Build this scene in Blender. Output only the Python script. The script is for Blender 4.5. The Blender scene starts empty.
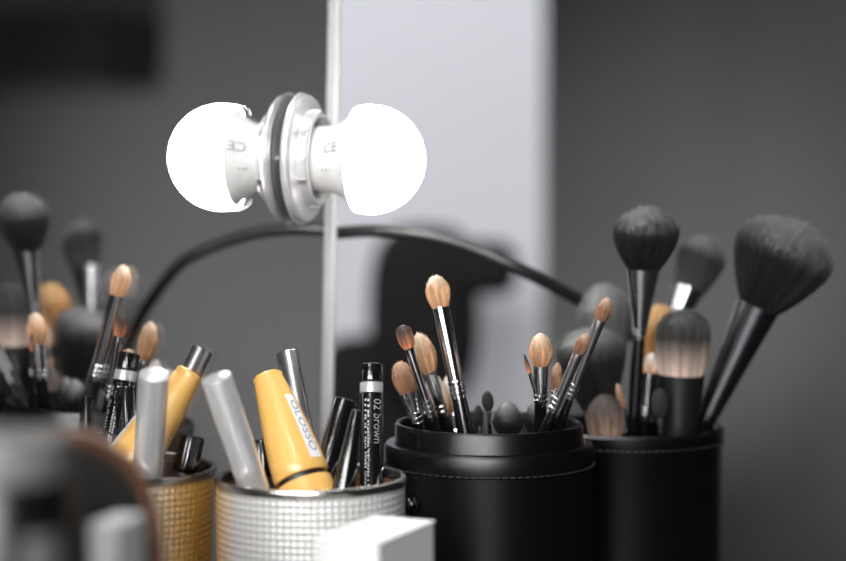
import bpy, math, random
import numpy as np
from mathutils import Vector, Matrix
random.seed(7); rng = np.random.default_rng(7)
sc = bpy.context.scene
COL = sc.collection
PI = math.pi
# ------------------------------------------------------------------ camera model
F = 1700.0; CX, CY = 423.0, 280.5
TABLE = 0.75
CAMZ = TABLE + 0.213
PITCH = math.radians(2.5)
cam_loc = Vector((0, 0, CAMZ))
def ray(u, v):
    x = (u-CX)/F; z = (CY-v)/F
    return Vector((x, math.cos(PITCH)+z*math.sin(PITCH), -math.sin(PITCH)+z*math.cos(PITCH)))
def P(u, v, Y):
    r = ray(u, v); return cam_loc + r*(Y/r.y)
def proj(p):
    d = p-cam_loc
    f = d.y*math.cos(PITCH)-d.z*math.sin(PITCH); up = d.y*math.sin(PITCH)+d.z*math.cos(PITCH)
    return (CX+F*d.x/f, CY-F*up/f)
# ------------------------------------------------------------------ mirror plane
AL = math.radians(14.5); TL = math.radians(1.2)
C0 = P(295.5, 158.5, .728)
Sd = Vector((math.sin(AL), math.cos(AL), 0)); N0 = Vector((math.cos(AL), -math.sin(AL), 0))
Nn = N0*math.cos(TL)+Vector((0, 0, -math.sin(TL))); Up = Nn.cross(Sd)
MM = Matrix(((Nn.x, Sd.x, Up.x, C0.x), (Nn.y, Sd.y, Up.y, C0.y), (Nn.z, Sd.z, Up.z, C0.z), (0, 0, 0, 1)))
def refl(p): return p-2*(p-C0).dot(Nn)*Nn
def Ysolve(u, v, ur, lo=.55, hi=.95):
    best = None
    for i in range(400):
        Y = lo+(hi-lo)*i/399; e = abs(proj(refl(P(u, v, Y)))[0]-ur)
        if best is None or e < best[0]: best = (e, Y)
    return best[1]
# ------------------------------------------------------------------ helpers
def tag(o, label, cat, group=None, kind=None):
    o['label'] = label
    o['category'] = cat
    if group: o['group'] = group
    if kind: o['kind'] = kind
    return o
def empty(name, loc=(0, 0, 0), rot=None):
    o = bpy.data.objects.new(name, None); COL.objects.link(o); o.empty_display_size = .01
    if rot is not None: o.matrix_world = Matrix.Translation(Vector(loc)) @ rot.to_4x4()
    else: o.location = loc
    return o
class MB:
    def __init__(s): s.v = []; s.f = []; s.t = []
    def add(s, v, f, t=None):
        n = len(s.v); s.v += [tuple(p) for p in v]; s.f += [tuple(i+n for i in q) for q in f]
        return s
    def box(s, x0, x1, y0, y1, z0, z1, M=None):
        v = [Vector((x, y, z)) for z in (z0, z1) for y in (y0, y1) for x in (x0, x1)]
        if M: v = [M @ p for p in v]
        return s.add(v, [(0, 2, 3, 1), (4, 5, 7, 6), (0, 1, 5, 4), (2, 6, 7, 3), (0, 4, 6, 2), (1, 3, 7, 5)])
    def lathe(s, prof, n=48, ex=1.0, ey=1.0, M=None, closed=False):
        # prof of (r, z) or (rx, ry, z)
        v = []
        for p in prof:
            if len(p) == 2: rx, ry, z = p[0]*ex, p[0]*ey, p[1]
            else: rx, ry, z = p
            rx = max(rx, 1e-6); ry = max(ry, 1e-6)
            for k in range(n):
                a = 2*PI*k/n; q = Vector((rx*math.cos(a), ry*math.sin(a), z))
                v.append(M @ q if M else q)
        f = []
        m = len(prof)
        for i in range(m if closed else m-1):
            j = (i+1) % m
            for k in range(n):
                k2 = (k+1) % n; f.append((i*n+k, i*n+k2, j*n+k2, j*n+k))
        return s.add(v, f)
    def tube(s, pts, r, n=12, flat=1.0):
        pts = [Vector(p) for p in pts]; v = []
        for i, p in enumerate(pts):
            t = (pts[min(i+1, len(pts)-1)]-pts[max(i-1, 0)]).normalized()
            a = t.cross(Vector((0, 0, 1)))
            if a.length < 1e-3: a = Vector((1, 0, 0))
            a.normalize(); b = a.cross(t)
            rr = r[i] if isinstance(r, (list, tuple)) else r
            for k in range(n):
                w = 2*PI*k/n; v.append(p+a*math.cos(w)*rr*flat+b*math.sin(w)*rr)
        f = [(i*n+k, i*n+(k+1) % n, (i+1)*n+(k+1) % n, (i+1)*n+k) for i in range(len(pts)-1) for k in range(n)]
        f += [tuple(range(n-1, -1, -1)), tuple((len(pts)-1)*n+k for k in range(n))]
        return s.add(v, f)
    def build(s, name, mat, parent=None, smooth=True, bevel=0, sharp=35):
        me = bpy.data.meshes.new(name); me.from_pydata(s.v, [], s.f); me.update()
        o = bpy.data.objects.new(name, me); COL.objects.link(o)
        if mat: me.materials.append(mat)
        if smooth:
            me.polygons.foreach_set('use_smooth', [True]*len(me.polygons))
            try: me.set_sharp_from_angle(angle=math.radians(sharp))
            except Exception: pass
        if parent: o.parent = parent
        if bevel:
            b = o.modifiers.new('bev', 'BEVEL'); b.width = bevel; b.segments = 3; b.limit_method = 'ANGLE'
        return o
# ------------------------------------------------------------------ materials
def L(c):
    f = lambda x: x/12.92 if x <= .04045 else ((x+.055)/1.055)**2.4
    return tuple(f(x/255) for x in c)+(1,)
def mat(name, c, rough=.5, metal=0, spec=.5, emit=0, noise=None, bump=None, coat=0, col2=None):
    m = bpy.data.materials.new(name); m.use_nodes = True
    nt = m.node_tree; b = nt.nodes['Principled BSDF']
    col = L(c) if max(c) > 1 else tuple(c)+(1,)
    b.inputs['Base Color'].default_value = col; b.inputs['Roughness'].default_value = rough
    b.inputs['Metallic'].default_value = metal; b.inputs['Specular IOR Level'].default_value = spec
    b.inputs['Coat Weight'].default_value = coat; b.inputs['Coat Roughness'].default_value = .08
    if emit:
        b.inputs['Emission Color'].default_value = (1, .985, .96, 1); b.inputs['Emission Strength'].default_value = emit
    tc = nt.nodes.new('ShaderNodeTexCoord')
    n = nt.nodes.new('ShaderNodeTexNoise'); n.inputs['Scale'].default_value = noise or 60
    n.inputs['Detail'].default_value = 4
    nt.links.new(tc.outputs['Object'], n.inputs['Vector'])
    r = nt.nodes.new('ShaderNodeMix'); r.data_type = 'RGBA'
    c2 = L(col2) if col2 else tuple(min(1, x*.88) for x in col[:3])+(1,)
    r.inputs['A'].default_value = col; r.inputs['B'].default_value = c2
    nt.links.new(n.outputs['Fac'], r.inputs['Factor']); nt.links.new(r.outputs['Result'], b.inputs['Base Color'])
    if bump:
        bp = nt.nodes.new('ShaderNodeBump'); bp.inputs['Strength'].default_value = bump[1]; bp.inputs['Distance'].default_value = .0005
        n2 = nt.nodes.new('ShaderNodeTexNoise'); n2.inputs['Scale'].default_value = bump[0]; n2.inputs['Detail'].default_value = 3
        nt.links.new(tc.outputs['Object'], n2.inputs['Vector']); nt.links.new(n2.outputs['Fac'], bp.inputs['Height'])
        nt.links.new(bp.outputs['Normal'], b.inputs['Normal'])
    return m
def bristle_mat(name, base, mid, tip, rough=.55):
    m = bpy.data.materials.new(name); m.use_nodes = True; nt = m.node_tree; b = nt.nodes['Principled BSDF']
    a = nt.nodes.new('ShaderNodeAttribute'); a.attribute_name = 'along'
    r = nt.nodes.new('ShaderNodeAttribute'); r.attribute_name = 'rnd'
    cr = nt.nodes.new('ShaderNodeValToRGB')
    e = cr.color_ramp.elements; e[0].position = 0; e[0].color = L(base); e[1].position = 1; e[1].color = L(tip)
    k = e.new(.55); k.color = L(mid)
    nt.links.new(a.outputs['Fac'], cr.inputs['Fac'])
    mx = nt.nodes.new('ShaderNodeHueSaturation')
    mr = nt.nodes.new('ShaderNodeMapRange'); mr.inputs['To Min'].default_value = .45; mr.inputs['To Max'].default_value = 1.9
    nt.links.new(r.outputs['Fac'], mr.inputs['Value']); nt.links.new(mr.outputs['Result'], mx.inputs['Value'])
    nt.links.new(cr.outputs['Color'], mx.inputs['Color']); nt.links.new(mx.outputs['Color'], b.inputs['Base Color'])
    b.inputs['Roughness'].default_value = rough; b.inputs['Specular IOR Level'].default_value = .4
    return m
M = {}
M['black_gloss'] = mat('black lacquer', (14, 14, 15), .16, coat=.4)
M['black_satin'] = mat('black satin', (20, 20, 21), .35)
M['chrome'] = mat('chrome', (215, 215, 218), .14, 1, noise=200)
M['chrome_soft'] = mat('brushed nickel', (200, 200, 202), .28, 1, noise=300)
M['flange'] = mat('polished nickel', (250, 250, 252), .27, .6, noise=200)
M['dark_chrome'] = mat('dark chrome', (120, 120, 124), .2, 1)
M['gunmetal'] = mat('gunmetal', (60, 60, 62), .25, 1)
M['leather'] = mat('black leather', (7, 7, 8), .3, spec=.35, bump=(2600, .12), noise=400)
M['thread'] = mat('black thread', (30, 30, 31), .6)
M['lining'] = mat('dark lining', (12, 12, 12), .8)
M['bulb_glass'] = mat('lit bulb glass', (250, 250, 250), .4, emit=38)
M['bulb_plastic'] = mat('white bulb plastic', (228, 228, 226), .35, coat=.2)
M['print_grey'] = mat('grey print', (150, 150, 152), .6)
M['alu'] = mat('white edge trim', (168, 168, 168), .4, 0, noise=300)
M['backing'] = mat('dark board', (30, 30, 30), .7)
M['yellow'] = mat('yellow plastic', (232, 184, 104), .3, coat=.25, col2=(228, 176, 94))
M['white_label'] = mat('white label', (226, 227, 230), .45)
M['label_ink'] = mat('slate print', (110, 116, 128), .6)
M['white_print'] = mat('white print', (200, 200, 202), .5)
M['silver_band'] = mat('silver band', (190, 190, 192), .35, .4)
M['satin_silver'] = mat('satin silver', (246, 246, 247), .3, .6, noise=200)
M['box_white'] = mat('white card', (235, 235, 235), .5)
M['brown_rim'] = mat('brown plastic rim', (120, 84, 66), .35)
M['dark_pane'] = mat('smoky pane', (60, 58, 56), .3)
M['grey_cap'] = mat('grey cap', (104, 104, 104), .45)
M['dark_bottle'] = mat('dark bottle', (10, 10, 11), .3)
M['cable'] = mat('black rubber', (32, 32, 33), .38)
M['sponge'] = mat('black sponge', (18, 18, 19), .85, bump=(1500, .5))
M['table'] = mat('dark laminate', (38, 38, 39), .4)
M['floor'] = mat('grey floor', (70, 70, 70), .5, noise=5)
M['wall_dark'] = mat('dark grey paint', (62, 62, 62), .85, noise=3)
M['wall_light'] = mat('pale grey paint', (226, 226, 234), .8, noise=2)
M['ceiling'] = mat('ceiling paint', (120, 120, 120), .9, noise=3)
M['chair'] = mat('black upholstery', (5, 5, 5), .9, noise=40)
M['tan'] = bristle_mat('tan bristles', (164, 118, 84), (212, 172, 134), (240, 218, 194))
M['tan_dark'] = bristle_mat('brown bristles', (112, 80, 60), (164, 124, 98), (212, 180, 152))
M['cream'] = bristle_mat('cream bristles', (205, 150, 100), (240, 226, 208), (252, 246, 238))
M['mustard'] = bristle_mat('mustard bristles', (150, 110, 66), (196, 150, 96), (226, 186, 130))
M['darktip'] = bristle_mat('dark tipped bristles', (190, 120, 80), (120, 90, 76), (70, 66, 64))
M['blackhair'] = bristle_mat('black bristles', (12, 12, 12), (36, 36, 36), (128, 128, 128))
M['greyhair'] = bristle_mat('grey bristles', (14, 14, 14), (34, 34, 34), (120, 120, 120))
M['duo'] = bristle_mat('two tone bristles', (170, 150, 138), (56, 54, 53), (96, 96, 96))
M['duo2'] = bristle_mat('brown and grey bristles', (150, 118, 98), (120, 104, 96), (60, 58, 58))
M['palegrey'] = bristle_mat('pale grey bristles', (60, 60, 60), (96, 96, 96), (140, 140, 140))
# rhinestone-like embossed metal: one side of the cup silver, the mirror side gold
def cup_metal():
    m = bpy.data.materials.new('embossed silver and gold metal'); m.use_nodes = True; nt = m.node_tree; b = nt.nodes['Principled BSDF']
    tc = nt.nodes.new('ShaderNodeTexCoord'); sx = nt.nodes.new('ShaderNodeSeparateXYZ'); nt.links.new(tc.outputs['Object'], sx.inputs[0])
    at = nt.nodes.new('ShaderNodeMath'); at.operation = 'ARCTAN2'; nt.links.new(sx.outputs['Y'], at.inputs[0]); nt.links.new(sx.outputs['X'], at.inputs[1])
    def mth(op, a, bv=None):
        n = nt.nodes.new('ShaderNodeMath'); n.operation = op
        for i, q in enumerate((a, bv)):
            if q is None: continue
            if isinstance(q, (int, float)): n.inputs[i].default_value = q
            else: nt.links.new(q, n.inputs[i])
        return n.outputs[0]
    su = mth('ABSOLUTE', mth('SINE', mth('MULTIPLY', at.outputs[0], 42)))
    sv = mth('ABSOLUTE', mth('SINE', mth('MULTIPLY', sx.outputs['Z'], PI/.0024)))
    h = mth('POWER', mth('MULTIPLY', su, sv), .6)
    bp = nt.nodes.new('ShaderNodeBump'); bp.inputs['Strength'].default_value = .8; bp.inputs['Distance'].default_value = .0006
    nt.links.new(h, bp.inputs['Height']); nt.links.new(bp.outputs['Normal'], b.inputs['Normal'])
    # gold where object x < 0 (anodised side)
    mr = nt.nodes.new('ShaderNodeMapRange'); mr.inputs['From Min'].default_value = -.0355; mr.inputs['From Max'].default_value = -.022
    mr.inputs['To Min'].default_value = 1; mr.inputs['To Max'].default_value = 0
    xs = mth('ADD', sx.outputs['X'], mth('MULTIPLY', sx.outputs['Y'], -.12))
    nt.links.new(xs, mr.inputs['Value'])
    mx = nt.nodes.new('ShaderNodeMix'); mx.data_type = 'RGBA'; mx.inputs['A'].default_value = L((250, 249, 247)); mx.inputs['B'].default_value = L((255, 200, 104))
    nt.links.new(mr.outputs['Result'], mx.inputs['Factor'])
    dk = nt.nodes.new('ShaderNodeMix'); dk.data_type = 'RGBA'; dk.blend_type = 'MULTIPLY'; dk.inputs['Factor'].default_value = 1
    cr = nt.nodes.new('ShaderNodeMapRange'); cr.inputs['To Min'].default_value = .7; cr.inputs['To Max'].default_value = 1
    nt.links.new(h, cr.inputs['Value']); nt.links.new(mx.outputs['Result'], dk.inputs['A']); nt.links.new(cr.outputs['Result'], dk.inputs['B'])
    nt.links.new(dk.outputs['Result'], b.inputs['Base Color'])
    b.inputs['Metallic'].default_value = .3; b.inputs['Roughness'].default_value = .34
    return m
M['cup'] = cup_metal()
M['cup_rim'] = mat('rolled steel rim', (190, 188, 184), .25, 1)
M['cup_in'] = mat('brown cup lining', (120, 88, 66), .5, .3)
# mirror: silvered back and clear front that adds its own faint reflection
mm = bpy.data.materials.new('silvering'); mm.use_nodes = True; b = mm.node_tree.nodes['Principled BSDF']
b.inputs['Base Color'].default_value = (.86, .86, .87, 1); b.inputs['Metallic'].default_value = 1; b.inputs['Roughness'].default_value = .0
M['silvering'] = mm
mg = bpy.data.materials.new('clear glass face'); mg.use_nodes = True; nt = mg.node_tree; nt.nodes.clear()
out = nt.nodes.new('ShaderNodeOutputMaterial'); mixs = nt.nodes.new('ShaderNodeMixShader'); tr = nt.nodes.new('ShaderNodeBsdfTransparent')
gl = nt.nodes.new('ShaderNodeBsdfGlossy'); gl.inputs['Roughness'].default_value = 0; mixs.inputs[0].default_value = .13
gb = nt.nodes.new('ShaderNodeNewGeometry'); gm = nt.nodes.new('ShaderNodeMapRange'); gm.inputs['To Min'].default_value = .11; gm.inputs['To Max'].default_value = 0
nt.links.new(gb.outputs['Backfacing'], gm.inputs['Value']); nt.links.new(gm.outputs['Result'], mixs.inputs[0])
nt.links.new(tr.outputs[0], mixs.inputs[1]); nt.links.new(gl.outputs[0], mixs.inputs[2]); nt.links.new(mixs.outputs[0], out.inputs[0])
M['glass_face'] = mg

# ------------------------------------------------------------------ room shell
def struct(name, mb, m):
    o = mb.build(name, m, smooth=False); o['kind'] = 'structure'; return o
XL, XR, YF, YB, ZC = -1.7, 3.0, -1.6, 2.9, 2.5
struct('floor', MB().box(XL, XR, YF, YB, -.05, 0), M['floor'])
struct('ceiling', MB().box(XL, XR, YF, YB, ZC, ZC+.05), M['ceiling'])
struct('wall_back', MB().box(XL, XR, YB, YB+.08, 0, ZC), M['wall_dark'])
struct('wall_left', MB().box(XL-.08, XL, YF, YB, 0, ZC), M['wall_dark'])
struct('wall_right', MB().box(XR, XR+.08, YF, YB, 0, ZC), M['wall_dark'])
struct('wall_front', MB().box(XL, XR, YF-.08, YF, 0, ZC), M['wall_dark'])
# pale projecting wall that ends in line with u = 550
PY = 2.3; PX = P(543, 280, PY).x
struct('wall_pale', MB().box(-1.1, PX, PY, YB, 0, ZC), M['wall_light'])

# ------------------------------------------------------------------ dressing table
tb = empty('dressing_table', (C0.x, C0.y, 0), Matrix.Rotation(-AL, 3, 'Z'))
tag(tb, 'dark dressing table under the mirror carrying the cups and brushes', 'table')
MB().box(-.045, .50, -.80, .13, TABLE-.025, TABLE).build('tabletop', M['table'], tb, False, .002)
for x, y in ((-.02, -.77), (.47, -.77), (-.02, .10), (.47, .10)):
    MB().box(x-.02, x+.02, y-.02, y+.02, 0, TABLE-.025).build('leg', M['table'], tb, False, .002)

# ------------------------------------------------------------------ mirror
SE = .053
mir = empty('mirror'); mir.matrix_world = MM
tag(mir, 'large frameless mirror with a pale vertical edge, standing on the dark dressing table', 'mirror')
zb = (TABLE-C0.z)+.006; zt = .75
MB().add([(0, -.52, zb), (0, SE-.001, zb), (0, SE-.001, zt), (0, -.52, zt)], [(0, 1, 2, 3)]).build('silvered_pane', M['silvering'], mir, False)
MB().add([(.0018, -.52, zb), (.0018, SE-.001, zb), (.0018, SE-.001, zt), (.0018, -.52, zt)], [(0, 1, 2, 3)]).build('glass_face', M['glass_face'], mir, False)
MB().box(-.016, -.001, -.52, SE-.002, zb, zt).build('backing_board', M['backing'], mir, False)
MB().box(-.016, .0010, SE-.0008, SE+.0006, zb, zt).tube([(.0012, SE-.0016, zb), (.0012, SE-.0016, 0), (.0012, SE-.0016, zt)], .0017, 20).build('edge_trim', M['alu'], mir)

# ------------------------------------------------------------------ vanity lights
Rx = Matrix.Rotation(PI/2, 4, 'Y')     # local z -> x
def arc(cx, r, a0, a1, n):
    return [(r*math.sin(a0+(a1-a0)*i/n), cx+r*math.cos(a0+(a1-a0)*i/n)) for i in range(n+1)]
def text_mesh(s, size):
    cu = bpy.data.curves.new('txt', 'FONT'); cu.body = s; cu.size = size; cu.align_x = 'CENTER'; cu.align_y = 'CENTER'; cu.resolution_u = 3
    o = bpy.data.objects.new('txt', cu); COL.objects.link(o)
    dg = bpy.context.evaluated_depsgraph_get(); dg.update()
    me = bpy.data.meshes.new_from_object(o.evaluated_get(dg))
    v = [x.co.copy() for x in me.vertices]; f = [tuple(p.vertices) for p in me.polygons]
    bpy.data.objects.remove(o); bpy.data.meshes.remove(me)
    return v, f
def make_light():
    e = empty('vanity_light')
    fl = MB().lathe([(.010, .0022), (.0272, .0022), (.0281, .0029), (.0276, .0038), (.0266, .0041), (.0268, .0046), (.0271, .0053), (.0262, .0064), (.0218, .0071), (.0202, .0073), (.0196, .0069)], 72, M=Rx)
    fl.build('flange', M['flange'], e)
    MB().lathe([(.0250, .0019), (.0250, .0023)], 64, M=Rx).build('flange_gap_shade', M['lining'], e)  # dark ring painted in for the shaded gap behind the flange
    MB().lathe([(.0200, .0069), (.0200, .0108), (.0193, .0117), (.0180, .0117), (.0176, .0110), (.0176, .004)], 72, M=Rx).build('socket_collar', M['flange'], e)
    g = MB()
    for k in range(6):
        a = k*PI/3; g.box(.0071, .0109, -.0012, .0012, .0196, .0206, Matrix.Rotation(a, 4, 'X'))
    g.build('collar_ribs', M['chrome_soft'], e)
    MB().lathe([(.0176, .0042), (.005, .0042)], 48, M=Rx).build('socket_floor', M['lining'], e)
    nk = MB().lathe([(.0005, .0045), (.0136, .0050), (.0138, .0120), (.0144, .0170), (.0158, .0205), (.0178, .0238), (.0203, .0270), (.0220, .0280)], 64, M=Rx).build('bulb_neck', M['bulb_plastic'], e)
    gp = arc(.0335, .0229, math.acos(-.0055/.0229), .02, 28)
    MB().lathe(gp, 64, M=Rx).build('bulb_globe', M['bulb_glass'], e)
    v, f = text_mesh('CE', .006)
    mk = MB()
    def wrap(v, off, ax):
        o = []
        for p in v:
            x = ax-p.y*0+p.x; r = .0146+max(0, (x-.017))*.62+.0002
            a = off+p.y/r
            # near side faces -Y(local)
            o.append((x, -r*math.cos(a), r*math.sin(a)))
        return o
    mk.add(wrap(v, .25, .0205), f)
    for i in range(4): mk.add([( .0165+i*.0016, -.0153*math.cos(q), .0153*math.sin(q)) for q in (-.35, -.30)]+[(.0173+i*.0016, -.0160*math.cos(q), .0160*math.sin(q)) for q in (-.30, -.35)], [(0, 1, 2, 3)])
    mk.build('bulb_markings', M['print_grey'], nk)
    return e
def copy_tree(o, parent=None):
    c = o.copy(); COL.objects.link(c); c.parent = parent
    for ch in [x for x in bpy.data.objects if x.parent == o]: copy_tree(ch, c)
    return c
vl = make_light(); vl.matrix_world = MM
GL = 'vanity lights on the mirror'
tag(vl, 'round glowing white bulb in a chrome holder screwed onto the mirror glass', 'light bulb', GL)
for s, z, lb in ((-.47, .0, 'added unseen bulb on the near side of the mirror, level with the middle bulb'), (-.47, .19, 'added unseen bulb at the near upper corner of the mirror'),
                 (-.32, .19, 'added unseen bulb in the top row of the mirror, next to the near corner'), (-.16, .19, 'added unseen bulb in the top row of the mirror, over the metal cup'), (0, .19, 'added unseen bulb at the upper far corner of the mirror')):
    o = copy_tree(vl); o.matrix_world = MM @ Matrix.Translation((0, s, z)); tag(o, lb, 'light bulb', GL)  # out-of-view copies of the bulb, added only as light sources

# ------------------------------------------------------------------ cable
cp = [(322, 238, .80), (337, 233, .797), (380, 231, .793), (430, 236, .79), (475, 249, .788), (520, 269, .786), (560, 290, .797), (600, 312, .813), (645, 345, .83), (690, 400, .85), (705, 480, .86)]
pts = [P(*c) for c in cp]; pts[0].x -= .02
end = pts[-1].copy(); end.z = TABLE+.004; end.x += .01; pts.append(end)
def smooth_path(p, n=8):
    o = []
    for i in range(len(p)-1):
        a, b2, c, d = p[max(i-1, 0)], p[i], p[i+1], p[min(i+2, len(p)-1)]
        for k in range(n):
            t = k/n; o.append(.5*((2*b2)+(c-a)*t+(2*a-5*b2+4*c-d)*t*t+(3*b2-a-3*c+d)*t**3))
    return o+[p[-1]]
tag(MB().tube(smooth_path(pts), .0030, 14).build('power_cord', M['cable']), 'black cord arching from the mirror edge over to behind the brushes', 'cord')

# ------------------------------------------------------------------ cups
CUP1 = Vector((P(489, 430, .70).x, .70)); R1 = .0425
CUP2 = Vector((P(627, 430, .765).x, .765)); R2 = .0425
CUP3 = Vector((P(311, 475, .634).x, .634)); R3 = .0360
z1c = P(489, 422, .70).z; z1l = P(489, 442, .70).z; z2 = P(627, 424.5, .765).z; z3 = P(311, 475, .634).z
print('cup3 clearance', (Vector((CUP3.x, CUP3.y, z3))-C0).dot(Nn)-R3)
print('rim z', z1c-TABLE, z1l-TABLE, z2-TABLE, z3-TABLE)
c1 = empty('brush_holder', (CUP1.x, CUP1.y, TABLE)); tag(c1, 'black leather cylinder brush holder with a raised inner collar and side stud', 'brush holder', 'black brush holders')
h = z1l-TABLE
MB().lathe([(.001, .0), (R1-.0005, 0), (R1, .002), (R1, h-.009), (R1+.0007, h-.0085), (R1+.0010, h-.002), (R1, h), (R1-.0015, h+.0004), (R1-.0035, h), (R1-.0035, .004), (.001, .004)], 96).build('outer_shell', M['leather'], c1)
st = MB()
for k in range(90):
    Mx = Matrix.Rotation(2*PI*k/90, 4, 'Z'); st.box(R1+.0006, R1+.0013, -.0010, .0010, h-.0084, h-.0078, Mx)
st.build('stitching', M['thread'], c1)
hc = z1c-TABLE
MB().lathe([(.0389, h-.02), (.0389, hc-.001), (.0383, hc), (.0373, hc), (.0368, hc-.001), (.0368, h-.02)], 96).build('inner_collar', M['leather'], c1)
sm = MB()
a0 = math.radians(-142); w = .11
ring = [a0+w*(i/6-.5) for i in range(7)]
v = []; 
for rr, in ((.0399,),):
    for a in ring: v += [(rr*math.cos(a), rr*math.sin(a), h+.0005), (rr*math.cos(a), rr*math.sin(a), hc-.001)]
nn = len(v)
for a in ring: v += [(.0389*math.cos(a), .0389*math.sin(a), h+.0005), (.0389*math.cos(a), .0389*math.sin(a), hc-.001)]
f = [(2*i, 2*i+2, 2*i+3, 2*i+1) for i in range(6)]+[(nn+2*i+1, 2*i+1, 2*i+3, nn+2*i+3) for i in range(6)]+[(0, 1, nn+1, nn), (12, nn+12, nn+13, 13)]
sm.add(v, f).build('collar_seam', M['leather'], c1)
sp = P(413, 505, .67); sa = math.atan2(-math.sqrt(max(0, R1**2-(sp.x-CUP1.x)**2)), sp.x-CUP1.x)
Ms = Matrix.Rotation(sa, 4, 'Z') @ Matrix.Translation((R1, 0, sp.z-TABLE)) @ Rx
MB().lathe([(.0040, -.0005), (.0040, .0006), (.0030, .0009), (.0027, .0012), (.0026, .0022), (.0018, .0031), (.0002, .0034)], 28, M=Ms).build('stud', M['gunmetal'], c1)

c2 = empty('brush_holder', (CUP2.x, CUP2.y, TABLE)); tag(c2, 'plain black leather brush holder behind and right of the one with the stud', 'brush holder', 'black brush holders')
h2 = z2-TABLE
MB().lathe([(.001, .0), (R2-.0005, 0), (R2, .002), (R2, h2-.007), (R2+.0006, h2-.006), (R2+.0008, h2-.0012), (R2-.0004, h2), (R2-.0022, h2), (R2-.003, h2-.001), (R2-.003, .004), (.001, .004)], 96).build('outer_shell', M['leather'], c2)
st = MB()
for k in range(90):
    Mx = Matrix.Rotation(2*PI*k/90, 4, 'Z'); st.box(R2+.0004, R2+.0011, -.0010, .0010, h2-.0064, h2-.0058, Mx)
st.build('stitching', M['thread'], c2)

c3 = empty('metal_cup', (CUP3.x, CUP3.y, TABLE)); tag(c3, 'embossed silver metal cup with a gold side, touching the mirror and holding tubes and pencils', 'cup')
h3 = z3-TABLE
MB().lathe([(.001, 0), (R3-.0012, 0), (R3-.0006, .001), (R3-.0006, h3-.003)], 160).build('cup_wall', M['cup'], c3)
MB().lathe([(R3-.0007, h3-.0034), (R3-.0001, h3-.0028), (R3+.0001, h3-.0012), (R3-.0004, h3-.0002), (R3-.0016, h3), (R3-.0024, h3-.0008), (R3-.0024, h3-.004)], 128).build('rolled_rim', M['cup_rim'], c3)
MB().lathe([(R3-.0023, h3-.002), (R3-.0023, .003), (.001, .003)], 96).build('lining', M['cup_in'], c3)

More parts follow.
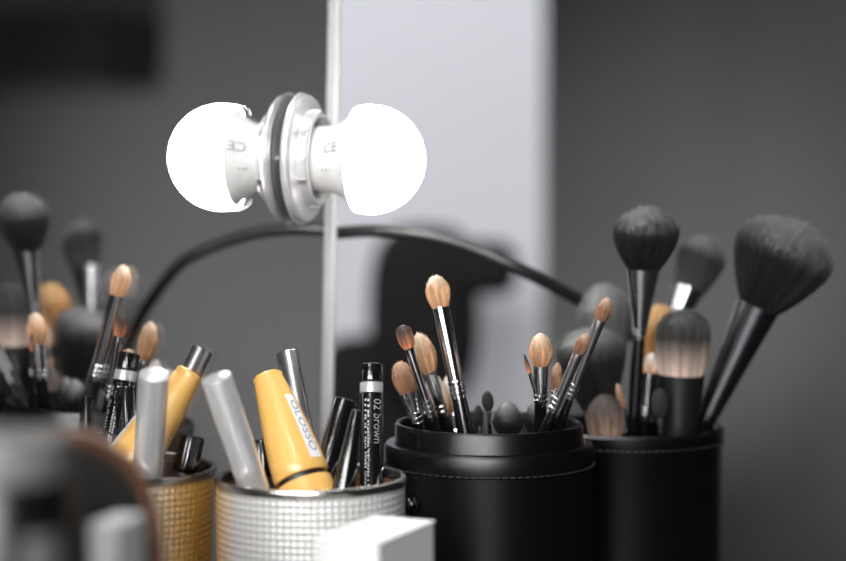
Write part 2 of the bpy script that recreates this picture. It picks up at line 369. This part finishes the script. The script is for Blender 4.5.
# ------------------------------------------------------------------ sticks standing in cups
def axis_frame(tip, through, cup, rin, zfloor, maxlen):
    d = (through-tip).normalized()
    # go down until floor or wall of cup
    t = 0; p = tip.copy(); step = .0005; inside = False
    while t < maxlen:
        q = tip+d*t
        rad = (Vector((q.x, q.y))-cup).length
        if q.z < zfloor: break
        if q.z < zfloor+.095 and rad > rin and t > .03: break
        t += step
    base = tip+d*t
    z = -d
    x = Vector((1, 0, 0)); x = (x-z*x.dot(z)).normalized(); y = z.cross(x)
    R = Matrix(((x.x, y.x, z.x), (x.y, y.y, z.y), (x.z, y.z, z.z)))
    return base, R, t
def bristles(mb_name, m, parent, z0, Lh, ra, rb, Ra, Rb, dome, peak, n, thick, tipr=.35, wild=.04, point=0, clump=0):
    """strands grow from an ellipse ra,rb at z0 to Ra,Rb; dome = fraction of Lh for the round top"""
    segs = 5; ns = 3
    ang = rng.random(n)*2*PI; rho = np.sqrt(rng.random(n)); rho = np.where(rng.random(n) < .45, .90+.1*rng.random(n), rho)
    rnd = rng.random(n)
    hend = Lh*(1-dome*(1-np.sqrt(np.clip(1-rho**2, 0, 1)))) * (1-wild*rng.random(n)) + (rng.random(n) < .02)*Lh*wild*rng.random(n)
    ncl = max(12, n//22); ca = rng.random(ncl)*2*PI; cr_ = np.sqrt(rng.random(ncl)); cxy = np.stack([cr_*np.cos(ca), cr_*np.sin(ca)], 1)
    sxy = np.stack([rho*np.cos(ang), rho*np.sin(ang)], 1); cid = np.argmin(((sxy[:, None, :]-cxy[None])**2).sum(-1), 1)
    crn = rng.random(ncl)[cid]; rnd = .45*rnd+.55*crn; hend = hend*(1-wild*.7*rng.random(ncl)[cid]); fly = rng.random(n) < .035; hend = np.where(fly, hend*(1+wild*1.3*rng.random(n)), hend)
    cdx = rng.normal(0, wild*.5, ncl)[cid]; cdy = rng.normal(0, wild*.5, ncl)[cid]
    pull = .35
    jx = rng.normal(0, wild*.35, n); jy = rng.normal(0, wild*.35, n)
    T = np.linspace(0, 1, segs)
    def grow(t):      # 0..1 of Lh -> mix of base to max radius
        g = np.clip(t/peak, 0, 1); g = np.sin(g*PI/2)**.9
        over = np.clip((t-peak)/(1-peak+1e-6), 0, 1)
        return g, 1-point*over**1.6
    V = np.zeros((n, segs, ns, 3)); AL_ = np.zeros((n, segs, ns))
    for i, t in enumerate(T):
        zz = hend*t; tt = zz/Lh; g, sh = grow(tt)
        rx = (ra+(Ra-ra)*g)*sh; ry = (rb+(Rb-rb)*g)*sh
        kx = sxy[:, 0]+(cxy[cid, 0]-sxy[:, 0])*pull*tt**2; ky = sxy[:, 1]+(cxy[cid, 1]-sxy[:, 1])*pull*tt**2
        cxs = kx*rx+(jx+cdx)*tt**2*Ra; cys = ky*ry+(jy+cdy)*tt**2*Ra*min(1, Rb/Ra)
        w = thick*(1-.75*t)
        for k in range(ns):
            a = 2*PI*k/ns
            V[:, i, k, 0] = cxs+w*math.cos(a); V[:, i, k, 1] = cys+w*math.sin(a); V[:, i, k, 2] = z0+zz
        AL_[:, i, :] = np.clip(tt, 0, 1)[:, None]
    vs = V.reshape(-1, 3); al = AL_.reshape(-1)
    rn = np.repeat(rnd, segs*ns)
    base = (np.arange(n)*segs*ns)[:, None, None]
    ii = np.arange(segs-1)[None, :, None]*ns; kk = np.arange(ns)[None, None, :]; k2 = (kk+1) % ns
    F4 = np.stack([base+ii+kk, base+ii+k2, base+ii+ns+k2, base+ii+ns+kk], -1).reshape(-1, 4)
    # dense core so that the tuft is not see-through
    nc = 24; cv = []; cal = []
    rows = 16
    for i in range(rows+1):
        q = i/rows
        # outline: go up the side, then over the dome
        if q < .55:
            s = q/.55; rh = 1.0; zz = s*(1-dome)*Lh
        else:
            s = (q-.55)/.45; rh = math.cos(s*PI/2); zz = Lh*(1-dome*(1-math.sqrt(max(0, 1-rh*rh))))
        g, sh = grow(np.array(zz/Lh)); g = float(g); sh = float(sh)
        rx = (ra+(Ra-ra)*g)*sh*rh*.90; ry = (rb+(Rb-rb)*g)*sh*rh*.90
        for k in range(nc):
            a = 2*PI*k/nc; cv.append((rx*math.cos(a), ry*math.sin(a), z0+zz*.94)); cal.append(zz/Lh)
    nb = len(vs)
    cf = [(nb+i*nc+k, nb+i*nc+(k+1) % nc, nb+(i+1)*nc+(k+1) % nc, nb+(i+1)*nc+k) for i in range(rows) for k in range(nc)]
    allv = np.vstack([vs, np.array(cv)]); al = np.concatenate([al, cal]); rn = np.concatenate([rn, np.full(len(cv), .1)])
    allf = np.vstack([F4, np.array(cf)])
    me = bpy.data.meshes.new(mb_name)
    me.vertices.add(len(allv)); me.vertices.foreach_set('co', allv.astype(np.float32).ravel())
    me.loops.add(len(allf)*4); me.loops.foreach_set('vertex_index', allf.astype(np.int32).ravel())
    me.polygons.add(len(allf)); me.polygons.foreach_set('loop_start', np.arange(len(allf), dtype=np.int32)*4)
    me.update(calc_edges=True); me.polygons.foreach_set('use_smooth', [True]*len(allf))
    a1 = me.attributes.new('along', 'FLOAT', 'POINT'); a1.data.foreach_set('value', al.astype(np.float32))
    a2 = me.attributes.new('rnd', 'FLOAT', 'POINT'); a2.data.foreach_set('value', rn.astype(np.float32))
    me.materials.append(m)
    o = bpy.data.objects.new(mb_name, me); COL.objects.link(o); o.parent = parent
    return o
CUPS = {1: (CUP1, .0345, TABLE+.006), 2: (CUP2, .0365, TABLE+.006), 3: (CUP3, R3-.0070, TABLE+.005)}
def brush(label, cup, tip, thr, Lh, Wh, hair, Lf, wf=None, nf=None, hr=None, flat=.6, dome=.5, peak=.7, roll=0, n=900,
          ferr='chrome', hand='black_gloss', thick=.00014, wild=.07, point=0, name='makeup_brush', maxlen=.21, bands=2, sponge=False, fb=None, roff=0):
    """Lh, Wh, Lf, wf, nf in photo pixels; wf = ferrule mouth width, nf = ferrule neck width"""
    pt = P(*tip); pr = P(*thr); s = tip[2]/F
    c, rin, zf = CUPS[cup]
    base, R, ln = axis_frame(pt, pr, c, rin-roff, zf, maxlen)
    R = R @ Matrix.Rotation(math.radians(roll), 3, 'Z')
    e = empty(name, base, R); tag(e, label, 'makeup brush', 'makeup brushes in the holders')
    Lh *= s; W = Wh*s/2; Lf *= s; wf = (wf or Wh*.75)*s/2; nf = (nf or 10)*s/2; hr = (hr or nf*2/s*1.0)*s/2
    fb = flat if fb is None else fb
    zh = ln-Lh; zf0 = zh-Lf
    if sponge:
        pr_ = [(W*.45, zh-.002)]+[(W*math.sin(a)*1.0, zh+Lh/2-Lh/2*math.cos(a)) for a in [PI*(.12+.88*i/16) for i in range(17)]]
        MB().lathe(pr_, 32, 1, flat).build('sponge_tip', M[hair], e)
    else:
        bristles('bristles', M[hair], e, zh-.001, Lh+.001, wf*.94, max(wf*fb, nf*.85)*.94, W, W*flat, dome, peak, n, thick, wild=wild, point=point)
    # ferrule
    fp = []
    for i in range(9):
        q = i/8; k = q**1.1
        fp.append((nf+(wf-nf)*k, nf+(max(wf*fb, nf*.85)-nf)*k, zf0+Lf*q))
    t2 = fp[-1]; fp.append((t2[0]*.93, t2[1]*.93, t2[2]+.0002)); fp.append((t2[0]*.8, t2[1]*.8, t2[2]-.002))
    fo = MB().lathe(fp, 36).build('ferrule', M[ferr], e)
    if bands:
        bb = MB()
        for k in range(bands):
            z = zf0+.0022+k*.0022
            kk = ((z-zf0)/Lf)**1.1; rx = nf+(wf-nf)*kk; ry = nf+(max(wf*fb, nf*.85)-nf)*kk
            bb.lathe([(rx, ry, z-.0007), (rx+.0004, ry+.0004, z-.0003), (rx+.0004, ry+.0004, z+.0003), (rx, ry, z+.0007)], 30)
        bb.build('crimp_bands', M[ferr], fo)
    top = zf0+.001; hl = top
    hp = [(.0006, 0), (hr*.45, .0012), (hr*.62, .012 if hl > .03 else hl*.3), (hr*1.0, hl*.62), (hr*1.12, hl*.85), (nf*.97, hl)]
    MB().lathe(hp, 24).build('handle', M[hand], e)
    return e

YA = Ysolve
# ---- holder 1 (the one with the stud)
brush('tall brush with rounded tan head and long chrome ferrule in the left holder', 1, (434.5, 274, YA(434, 276, 125)), (466, 433, .682), 33, 25, 'tan', 94, 17, 15, 17, flat=.65, dome=.55, peak=.5, roll=10, n=1800, bands=3)
brush('thin brush with small dark-tipped head left of the tall tan brush', 1, (401, 324, .672), (434, 424, .680), 24, 17, 'darktip', 78, 10, 9, 11, flat=.5, dome=.35, peak=.4, n=700, bands=3)
brush('tan oval fluffy brush behind the thin dark-tipped brush', 1, (417, 331, .70), (446, 424, .705), 42, 26, 'tan', 50, 14, 10, 11, flat=.5, dome=.75, peak=.55, n=1300, maxlen=.10)
brush('short tan oval brush leaning left against the collar', 1, (398, 360, .676), (420, 428, .684), 34, 25, 'tan_dark', 42, 19, 9, 10, flat=.55, dome=.7, peak=.55, n=1300, bands=3, maxlen=.062)
brush('cream soft brush showing behind the chrome ferrules', 1, (430, 372, .712), (448, 428, .713), 44, 24, 'cream', 40, 14, 9, 9, flat=.6, dome=.7, peak=.6, n=1100)
brush('pale tan brush half hidden behind the tall chrome ferrule', 1, (448, 372, .722), (456, 428, .72), 40, 18, 'cream', 30, 12, 8, 8, flat=.6, dome=.7, peak=.6, n=700)
brush('tiny black oval sponge applicator on a thin stem', 1, (487, 391, .70), (490, 433, .70), 21, 12, 'sponge', 12, 4, 4, 5, flat=.7, sponge=True, ferr='black_satin', bands=0, name='sponge_applicator')
brush('large round black sponge-like brush just above the left holder rim', 1, (508, 399, .695), (508, 440, .695), 36, 35, 'blackhair', 20, 14, 9, 10, flat=.9, dome=.9, peak=.5, n=2400, thick=.00008, ferr='gunmetal', point=.1)
brush('smaller round black brush beside the large round black one', 1, (536, 399, .703), (534, 440, .703), 32, 25, 'blackhair', 20, 12, 8, 9, flat=.9, dome=.9, peak=.5, n=1600, thick=.00008, ferr='gunmetal', point=.1)
brush('little black sponge applicator low between the other brushes', 1, (478, 405, .715), (480, 440, .713), 22, 10, 'sponge', 12, 4, 4, 5, flat=.7, sponge=True, ferr='black_satin', bands=0, name='sponge_applicator')
brush('round tan fluffy brush with vertical chrome ferrule at right of the left holder', 1, (541, 331, .682), (540, 433, .690), 34, 25, 'tan', 44, 16, 13, 11, flat=.8, dome=.75, peak=.45, n=1600, wild=.1, bands=2)
brush('slim pointed brush with bristles bent left in front of the round tan brush', 1, (524, 353, .672), (547, 432, .684), 20, 5, 'darktip', 40, 4, 4, 5, flat=.7, dome=.9, peak=.3, n=200)
brush('thin brush with tan tip leaning right, the taller of the two crossing the holder edge', 1, (609, 297, .664), (560, 424, .684), 24, 17, 'tan_dark', 96, 12, 8, 10, flat=.7, dome=.7, peak=.5, n=900, maxlen=.12, ferr='chrome_soft', bands=3)
brush('thin brush with tan tip leaning right, the shorter of the two crossing the holder edge', 1, (587, 333, .660), (545, 430, .676), 22, 15, 'tan_dark', 74, 11, 8, 10, flat=.7, dome=.7, peak=.5, n=800, maxlen=.085, ferr='chrome_soft', bands=3)
brush('small brown brush head peeking between the leaning thin brushes', 1, (558, 361, .690), (551, 430, .694), 28, 13, 'tan_dark', 30, 9, 8, 9, flat=.7, dome=.8, peak=.5, n=600)
# ---- holder 2
Y1 = YA(645, 238, 25)
brush('large dark domed powder brush on a tapering chrome ferrule, middle of the right holder', 2, (648, 204, Y1-.004), (633, 430, .742), 64, 74, 'blackhair', 76, 36, 12, 13, flat=.75, dome=.62, peak=.75, roll=10, n=6000, wild=.05, thick=.00018, maxlen=.23)
brush('largest fluffy dark grey powder brush leaning far right out of the right holder', 2, (800, 219, .742), (701, 428, .758), 96, 114, 'blackhair', 122, 44, 24, 21, flat=.8, dome=.5, peak=.9, n=10000, wild=.055, thick=.00020, maxlen=.235, ferr='dark_chrome', bands=0, roff=.004)
brush('blurred black brush behind the large dark domed one', 2, (711, 234, .815), (632, 424, .79), 62, 52, 'blackhair', 60, 32, 14, 14, flat=.6, dome=.5, peak=.8, n=2500, maxlen=.23)
brush('flat black brush with a pale bristle base and black ferrule', 2, (685, 306, .738), (678, 430, .745), 70, 56, 'duo', 60, 48, 40, 30, flat=.35, dome=.38, peak=.6, n=4500, ferr='black_satin', bands=0, wild=.03, fb=.45)
brush('wide mustard tan brush behind the flat black one', 2, (662, 301, YA(656, 330, 52)), (648, 430, .765), 64, 52, 'mustard', 64, 22, 11, 12, flat=.6, dome=.55, peak=.8, n=2600, maxlen=.09)
brush('pale grey soft brush, blurred, behind the thin tan-tipped brushes', 2, (603, 281, .785), (612, 424, .78), 74, 60, 'palegrey', 50, 30, 14, 14, flat=.6, dome=.6, peak=.75, n=3200, wild=.03, maxlen=.085)
brush('spiky black fan-like brush low behind the leaning thin brushes', 2, (588, 322, .745), (600, 432, .745), 88, 74, 'greyhair', 30, 30, 16, 16, flat=.7, dome=.3, peak=.9, n=3800, wild=.12)
brush('short flat brown and grey brush at the left rim of the right holder', 2, (604, 391, .727), (606, 445, .731), 54, 40, 'duo2', 20, 28, 14, 14, flat=.45, dome=.55, peak=.6, n=2400)
brush('small black sponge applicator in front of the flat black brush', 2, (660, 388, .729), (661, 440, .731), 32, 18, 'sponge', 14, 7, 6, 7, flat=.7, sponge=True, ferr='black_satin', bands=0, name='sponge_applicator')
brush('thin dark brush beside the tapering chrome ferrule', 2, (617, 382, .735), (628, 435, .738), 26, 8, 'tan_dark', 30, 6, 5, 6, flat=.7, dome=.9, peak=.4, n=260, ferr='gunmetal')
brush('slim dark-handled brush with a chrome ferrule right of the tapering one', 2, (652, 352, .75), (644, 430, .752), 20, 16, 'cream', 48, 14, 8, 9, flat=.7, dome=.7, peak=.5, n=500)

# ------------------------------------------------------------------ tubes and pencils in the metal cup
def stick(name, label, cat, top, thr, prof_fn, maxlen=.14, roll=0, group=None, roff=0):
    pt = P(*top); pr = P(*thr); c, rin, zf = CUPS[3]
    base, R, ln = axis_frame(pt, pr, c, rin-roff, zf, maxlen)
    R = R @ Matrix.Rotation(math.radians(roll), 3, 'Z')
    e = empty(name, base, R); tag(e, label, cat, group); prof_fn(e, ln); return e
def px(w, Y): return w*Y/F
def cyl(r, z0, z1, bev=.0008, n=48, r2=None, flat=1):
    r2 = r if r2 is None else r2
    return MB().lathe([(.0001, z0), (r-bev, z0), (r, z0+bev), (r2, z1-bev), (r2-bev*.3, z1-bev*.3), (r2-bev, z1), (.0001, z1)], n, 1, flat)
def silver_tube(r, cap_m, body_m, capfrac=.55, ring=True):
    def f(e, ln):
        zc = ln*(1-capfrac)
        cyl(r, zc, ln, .0006).build('cap', M[cap_m], e)
        cyl(r*.98, 0, zc-.0006, .0006).build('tube_body', M[body_m], e)
        if ring: cyl(r*.90, zc-.0008, zc+.0002, .0001).build('collar_ring', M['dark_chrome'], e)
    return f
stick('lip_gloss_tube', 'thick satin silver tube leaning left over the metal cup rim', 'cosmetic tube', (216, 377, .6095), (251, 480, .622), silver_tube(px(15.5, .61), 'satin_silver', 'satin_silver', .8), maxlen=.10)
stick('eyeliner_tube', 'slim chrome tube standing behind the yellow mascara', 'cosmetic tube', (287, 353, YA(287, 353, 203)), (310, 470, .648), silver_tube(px(11.5, .655), 'chrome_soft', 'satin_silver', .85), maxlen=.085)
def mascara(e, ln):
    Rw = px(29, .63)
    zg = ln-px(119, .63)
    def sec(r1, z): return (r1, r1*.82, z)
    MB().lathe([(.0001, .0001, 0), sec(Rw*.9, 0), sec(Rw*.95, .002), sec(Rw, zg-.0035), sec(Rw*.98, zg-.0022), sec(Rw*.7, zg-.0020), (.0001, .0001, zg-.002)], 56).build('tube_body', M['yellow'], e)
    MB().lathe([sec(Rw*.84, zg-.0026), sec(Rw*.84, zg+.0008)], 48).build('dark_gap', M['black_satin'], e)
    H = ln-zg
    prof = [(.0001, .0001, zg), sec(Rw*.95, zg), sec(Rw, zg+.0008)]
    for i in range(1, 11):
        q = i/10; prof.append(sec(Rw*(1-.47*q**1.4), zg+.001+(H-.0035)*q))
    prof += [sec(Rw*.54, ln-.0012), sec(Rw*.45, ln-.0003), (.0001, .0001, ln)]
    cap = MB().lathe(prof, 56).build('cap', M['yellow'], e)
    # white label wrapped on the viewer's right side of the cap
    def rad(z):
        q = min(1, max(0, (z-zg-.001)/(H-.0035))); return Rw*(1-.47*q**1.4)+.00018
    lab = MB(); A0, A1 = math.radians(-60), math.radians(-30); z0, z1 = zg+.004, ln-px(33, .63)
    nz, na = 14, 8; v = []
    for i in range(nz+1):
        z = z0+(z1-z0)*i/nz; r = rad(z)
        for k in range(na+1):
            a = A0+(A1-A0)*k/na; v.append((r*math.cos(a), r*.82*math.sin(a), z))
    lab.add(v, [(i*(na+1)+k, i*(na+1)+k+1, (i+1)*(na+1)+k+1, (i+1)*(na+1)+k) for i in range(nz) for k in range(na)])
    lo = lab.build('label', M['white_label'], cap); lo['label'] = 'white label with slate lettering'
    ink = MB()
    tv, tf = text_mesh('OLOSSO', .0058)
    amid = (A0+A1)/2; wv = []
    for p in tv:
        z = (z0+z1)/2-p.x*1.02; r = rad(z)+.00012; a = amid+p.y/Rw*.9
        wv.append((r*math.cos(a), r*.82*math.sin(a), z))
    ink.add(wv, tf).build('label_lettering', M['label_ink'], lo, False)
stick('mascara_tube', 'yellow mascara tube with a white lettered label leaning left', 'mascara', (266.5, 374, YA(268, 380, 190)), (305, 487, YA(305, 485, 122)), mascara, .125, roff=.007)
def pencil(e, ln):
    r = px(11.8, .655)
    body = cyl(r, 0, ln-px(30, .655), .0003).build('barrel', M['black_gloss'], e)
    cyl(r*1.01, ln-px(30, .655), ln-px(19.5, .655), .0001).build('silver_band', M['silver_band'], e)
    cyl(r*.985, ln-px(19.5, .655), ln, .0009).build('end_cap', M['black_gloss'], e)
    pm = MB(); tv, tf = text_mesh('02 brown', .0047)
    ztop = ln-px(37, .655)
    am = math.radians(-90+31); xs = [p.x for p in tv]; x0 = min(xs)
    pm.add([((r+.00012)*math.cos(am+p.y/r), (r+.00012)*math.sin(am+p.y/r), ztop-(p.x-x0)*.95) for p in tv], tf)
    o = pm.build('lettering', M['print_grey'], body, False); o['label'] = 'grey lettering reading 02 brown'
    sm_ = MB(); rr = random.Random(3)
    for col_ in (-118, -104):
        z = ztop
        while z > ztop-px(100, .655):
            hh = rr.uniform(.0005, .0013); a1 = math.radians(col_-4.5+rr.uniform(-1, 1)); a2 = math.radians(col_+4+rr.uniform(-1.5, 2))
            sm_.add([((r+.00012)*math.cos(a), (r+.00012)*math.sin(a), zz) for a, zz in ((a1, z), (a2, z), (a2, z-hh), (a1, z-hh))], [(0, 3, 2, 1)])
            z -= hh+rr.choice([.0003, .0003, .0004, .0012])
    sm_.build('small_print', M['white_print'], body, False)
stick('brow_pencil', 'upright black brow pencil with silver band and 02 brown lettering', 'pencil', (371.5, 364, YA(371, 366, 130)), (371.5, 480, YA(371, 480, 108)), pencil, .14)
stick('lipstick_tube', 'glossy black capped tube leaning right beside the brow pencil', 'cosmetic tube', (346, 400, .650), (322, 480, .642), silver_tube(px(12, .65), 'black_gloss', 'black_gloss', .7, False), maxlen=.055)
def tapered(e, ln):
    r = px(13, .64)
    cyl(r, ln-px(95, .64), ln, .0006, r2=r*.42).build('tapered_cap', M['black_gloss'], e)
    cyl(r*.97, 0, ln-px(95, .64)-.0005, .0005).build('tube_body', M['black_satin'], e)
stick('eyeliner_pen', 'black tapered cap of a pen between the black tube and brow pencil', 'eyeliner', (357, 410, .632), (344, 486, .628), tapered, .12)
def shorty(e, ln):
    r = px(13, .65)
    cyl(r, ln-.014, ln, .001).build('ribbed_cap', M['black_gloss'], e)
    cyl(r*.9, 0, ln-.0143, .001).build('tube_body', M['dark_pane'], e)
stick('lip_balm_tube', 'short black tube low at the back of the cup, seen mostly in the mirror', 'cosmetic tube', (262, 440, .651), (264, 480, .648), shorty, .10)

# ------------------------------------------------------------------ foreground
# white box
bc = P(378, 543, .54)
wb = empty('white_box', (bc.x, bc.y, TABLE), Matrix.Rotation(math.radians(-25), 3, 'Z')); tag(wb, 'small white card box in front of the silver cup', 'box')
hb = bc.z-TABLE
Mb = Matrix.Identity(4)
MB().box(-.023, 0, 0, .0435, 0, hb-.0012).build('box_body', M['box_white'], wb, False, .0012)
# rotated so that the right face is seen: box skewed right
MB().box(-.0233, .0003, -.0003, .0438, hb-.0012, hb).build('box_lid', M['box_white'], wb, False, .0005)
# second white box
q = P(126, 528, .43); q0 = P(94, 525, .43)
wb2 = empty('white_box', ((q.x+q0.x)/2, q.y+.010, TABLE), Matrix.Rotation(math.radians(-14), 3, 'Z')); tag(wb2, 'small white box at lower left beside the brown-rimmed mirror', 'box')
w2 = (q.x-q0.x)/2; h2b = q.z-TABLE
MB().box(-w2, w2, -.009, .009, 0, h2b).build('box_body', M['box_white'], wb2, False, .0015)
MB().box(-w2*.999, w2*.999, -.0091, .0091, h2b, h2b+.0005).build('box_lid', M['box_white'], wb2, False)
# round standing mirror with brown rim
hm = P(24, 605, .435); sy = .462/F
hm_e = empty('hand_mirror', (hm.x, hm.y, TABLE), Matrix.Rotation(math.radians(51), 3, 'Z')); tag(hm_e, 'round compact mirror with a brown rim standing at lower left', 'hand mirror')
ax, az = .0465, 158*sy; zc = hm.z-TABLE
def sup(a, k=1.0, grow=0):
    c_, s_ = math.cos(a), math.sin(a); n_ = 2/2.5
    return ((ax*k+grow)*math.copysign(abs(c_)**n_, c_), (az*k+grow)*math.copysign(abs(s_)**n_, s_))
nr = 96
pn = MB(); v = [(sup(2*PI*i/nr, .97)[0], .0, zc+sup(2*PI*i/nr, .97)[1]) for i in range(nr)]; v2 = [(a, .004, c_) for a, _, c_ in v]
pn.add(v+v2, [tuple(range(nr)), tuple(range(2*nr-1, nr-1, -1))]+[(i, nr+i, nr+(i+1) % nr, (i+1) % nr) for i in range(nr)]).build('mirror_pane', M['dark_pane'], hm_e, False)
rg = MB(); tr_ = .0028; v = []
for i in range(nr):
    a = 2*PI*i/nr; x, z = sup(a); c_, s_ = math.cos(a), math.sin(a)
    for k in range(12):
        b_ = 2*PI*k/12; v.append((x+tr_*math.cos(b_)*c_, .002+.0035*math.sin(b_), zc+z+tr_*math.cos(b_)*s_))
rg.add(v, [(i*12+k, ((i+1) % nr)*12+k, ((i+1) % nr)*12+(k+1) % 12, i*12+(k+1) % 12) for i in range(nr) for k in range(12)]).build('rim', M['brown_rim'], hm_e)
bot = zc-az
MB().box(-.018, .018, -.012, .018, 0, max(.004, bot+.001)).build('foot', M['brown_rim'], hm_e, False, .001)
# dark bottle with grey cap
bp_ = P(0, 434, .38); rb_ = px(72, .38)
bt = empty('bottle', (bp_.x, bp_.y, TABLE)); tag(bt, 'blurred dark bottle with a grey cap at the lower left corner', 'bottle')
hb_ = bp_.z-TABLE; capz = hb_-px(38, .38)
MB().lathe([(.0001, 0), (rb_-.002, 0), (rb_, .002), (rb_, capz-.004), (rb_*.9, capz-.001), (.0001, capz-.001)], 64).build('bottle_body', M['dark_bottle'], bt)
MB().lathe([(.0001, capz-.0008), (rb_*.98, capz-.0008), (rb_*.98, hb_-.0012), (rb_*.95, hb_), (.0001, hb_)], 64).build('cap', M['grey_cap'], bt)
highlight_strip = MB(); v = []  # grey strip standing in for the vertical highlight on the bottle
for i in range(9):
    a = math.radians(-62+i*4.2)
    for z in (.02, capz-.012): v.append(((rb_+.0002)*math.cos(a), (rb_+.0002)*math.sin(a), z))
highlight_strip.add(v, [(2*i, 2*i+2, 2*i+3, 2*i+1) for i in range(8)]).build('label', M['grey_cap'], bt)

# ------------------------------------------------------------------ background furniture
ch = empty('swivel_chair', (P(440, 330, 1.9).x, 1.95, 0)); tag(ch, 'black padded chair far behind the brushes, out of focus', 'chair')
def blob(cx, cz, w, hh, d, y=0):
    m_ = MB(); pr_ = []
    v = []; nu, nv = 28, 14
    for j in range(nv+1):
        b_ = -PI/2+PI*j/nv
        for i in range(nu):
            a = 2*PI*i/nu; cb = math.copysign(abs(math.cos(b_))**.6, 1)
            sx_ = math.copysign(abs(math.cos(a))**.7, math.cos(a)); sy_ = math.copysign(abs(math.sin(a))**.7, math.sin(a))
            v.append((cx+w*cb*sx_, y+d*cb*sy_, cz+hh*math.copysign(abs(math.sin(b_))**.7, math.sin(b_))))
    m_.add(v, [(j*nu+i, j*nu+(i+1) % nu, (j+1)*nu+(i+1) % nu, (j+1)*nu+i) for j in range(nv) for i in range(nu)]); return m_
def pxz(v, Y): return P(423, v, Y).z
def pxx(u, Y): return P(u, 280, Y).x-ch.location.x
blob(pxx(424, 1.95), (pxz(228, 1.95)+pxz(400, 1.95))/2, px(56, 1.95), px(90, 1.95), .04).build('headrest', M['chair'], ch)
blob(pxx(484, 1.93), pxz(268, 1.93), px(34, 1.93), px(28, 1.93), .02, -.03).build('headrest_bolster', M['chair'], ch)
blob(pxx(366, 1.95), (pxz(335, 1.95)+pxz(700, 1.95))/2, px(68, 1.95), (pxz(335, 1.95)-pxz(700, 1.95))/2, .035, .02).build('backrest', M['chair'], ch)
blob(pxx(385, 1.95), .46, .22, .045, .2, -.14).build('seat', M['chair'], ch)
MB().lathe([(.03, .03), (.03, .43)], 20).build('column', M['gunmetal'], ch)
for k in range(5):
    a = 2*PI*k/5
    MB().box(0, .26, -.02, .02, .02, .05, Matrix.Rotation(a, 4, 'Z')).build('leg', M['gunmetal'], ch, False, .004)
sh = empty('wall_cabinet', (1.90, YB-.01, 1.20)); tag(sh, 'black wall cabinet seen blurred at the upper left of the mirror', 'cabinet')
MB().box(-.20, .30, -.2, 0, -.05, .09).build('cabinet_body', M['chair'], sh, False, .004)
MB().box(-.198, .048, -.215, -.201, -.045, .085).build('door', M['black_satin'], sh, False, .003)
MB().box(.052, .298, -.215, -.201, -.045, .085).build('door', M['black_satin'], sh, False, .003)

# ------------------------------------------------------------------ lights
def area(name, loc, tgt, size, power, col=(1, 1, 1), sy_=None, spread=None):
    l = bpy.data.lights.new(name, 'AREA'); l.energy = power; l.color = col; l.size = size
    if sy_: l.shape = 'RECTANGLE'; l.size_y = sy_
    if spread: l.spread = math.radians(spread)
    o = bpy.data.objects.new(name, l); COL.objects.link(o); o.location = loc
    o.rotation_euler = (Vector(tgt)-Vector(loc)).to_track_quat('-Z', 'Y').to_euler(); return o
def spot(name, loc, tgt, ang, power, blend=1, r=.05):
    l = bpy.data.lights.new(name, 'SPOT'); l.energy = power; l.spot_size = math.radians(ang); l.spot_blend = blend; l.shadow_soft_size = r
    o = bpy.data.objects.new(name, l); COL.objects.link(o); o.location = loc
    o.rotation_euler = (Vector(tgt)-Vector(loc)).to_track_quat('-Z', 'Y').to_euler(); return o
area('rear_left_softbox', (-1.15, -1.5, 1.85), (0, .7, .8), .8, 60, sy_=1.0)  # added soft light behind the camera at left; that wall has no window
area('rear_wide_softbox', (-.22, -1.55, 1.45), (-.05, .7, .9), 1.0, 75, sy_=1.2)  # added wide soft light behind the camera for broad highlights on metal
area('ceiling_panel', (-.1, .5, 2.45), (0, .7, .8), .5, 6)
spot('pale_wall_fill', (-.5, 1.3, 2.2), (-.1, 2.3, .95), 80, 42)  # added spot brightening the pale wall, no lamp body
spot('side_wall_fill', (1.5, 1.6, .45), (1.42, 2.9, .80), 75, 140)  # added spot lifting the part of the back wall reflected in the mirror
spot('dark_wall_fill', (.55, 1.9, .45), (.34, 2.9, .86), 50, 60)  # added spot that makes the brighter middle of the dark wall
w = bpy.data.worlds.new('World'); sc.world = w; w.use_nodes = True
w.node_tree.nodes['Background'].inputs[0].default_value = (.6, .6, .62, 1); w.node_tree.nodes['Background'].inputs[1].default_value = .05

# ------------------------------------------------------------------ camera
cd = bpy.data.cameras.new('camera'); cam = bpy.data.objects.new('camera', cd); COL.objects.link(cam)
cd.sensor_width = 36; cd.lens = F*36/846; cd.clip_start = .01
cam.location = cam_loc; cam.rotation_euler = (PI/2-PITCH, 0, 0)
cd.dof.use_dof = True; cd.dof.focus_distance = .668; cd.dof.aperture_fstop = 4.1
sc.camera = cam
vs_ = sc.view_settings; vs_.view_transform = 'Standard'; vs_.look = 'None'; vs_.gamma = 1; vs_.exposure = 0
sc.cycles.max_bounces = 12; sc.cycles.transparent_max_bounces = 12
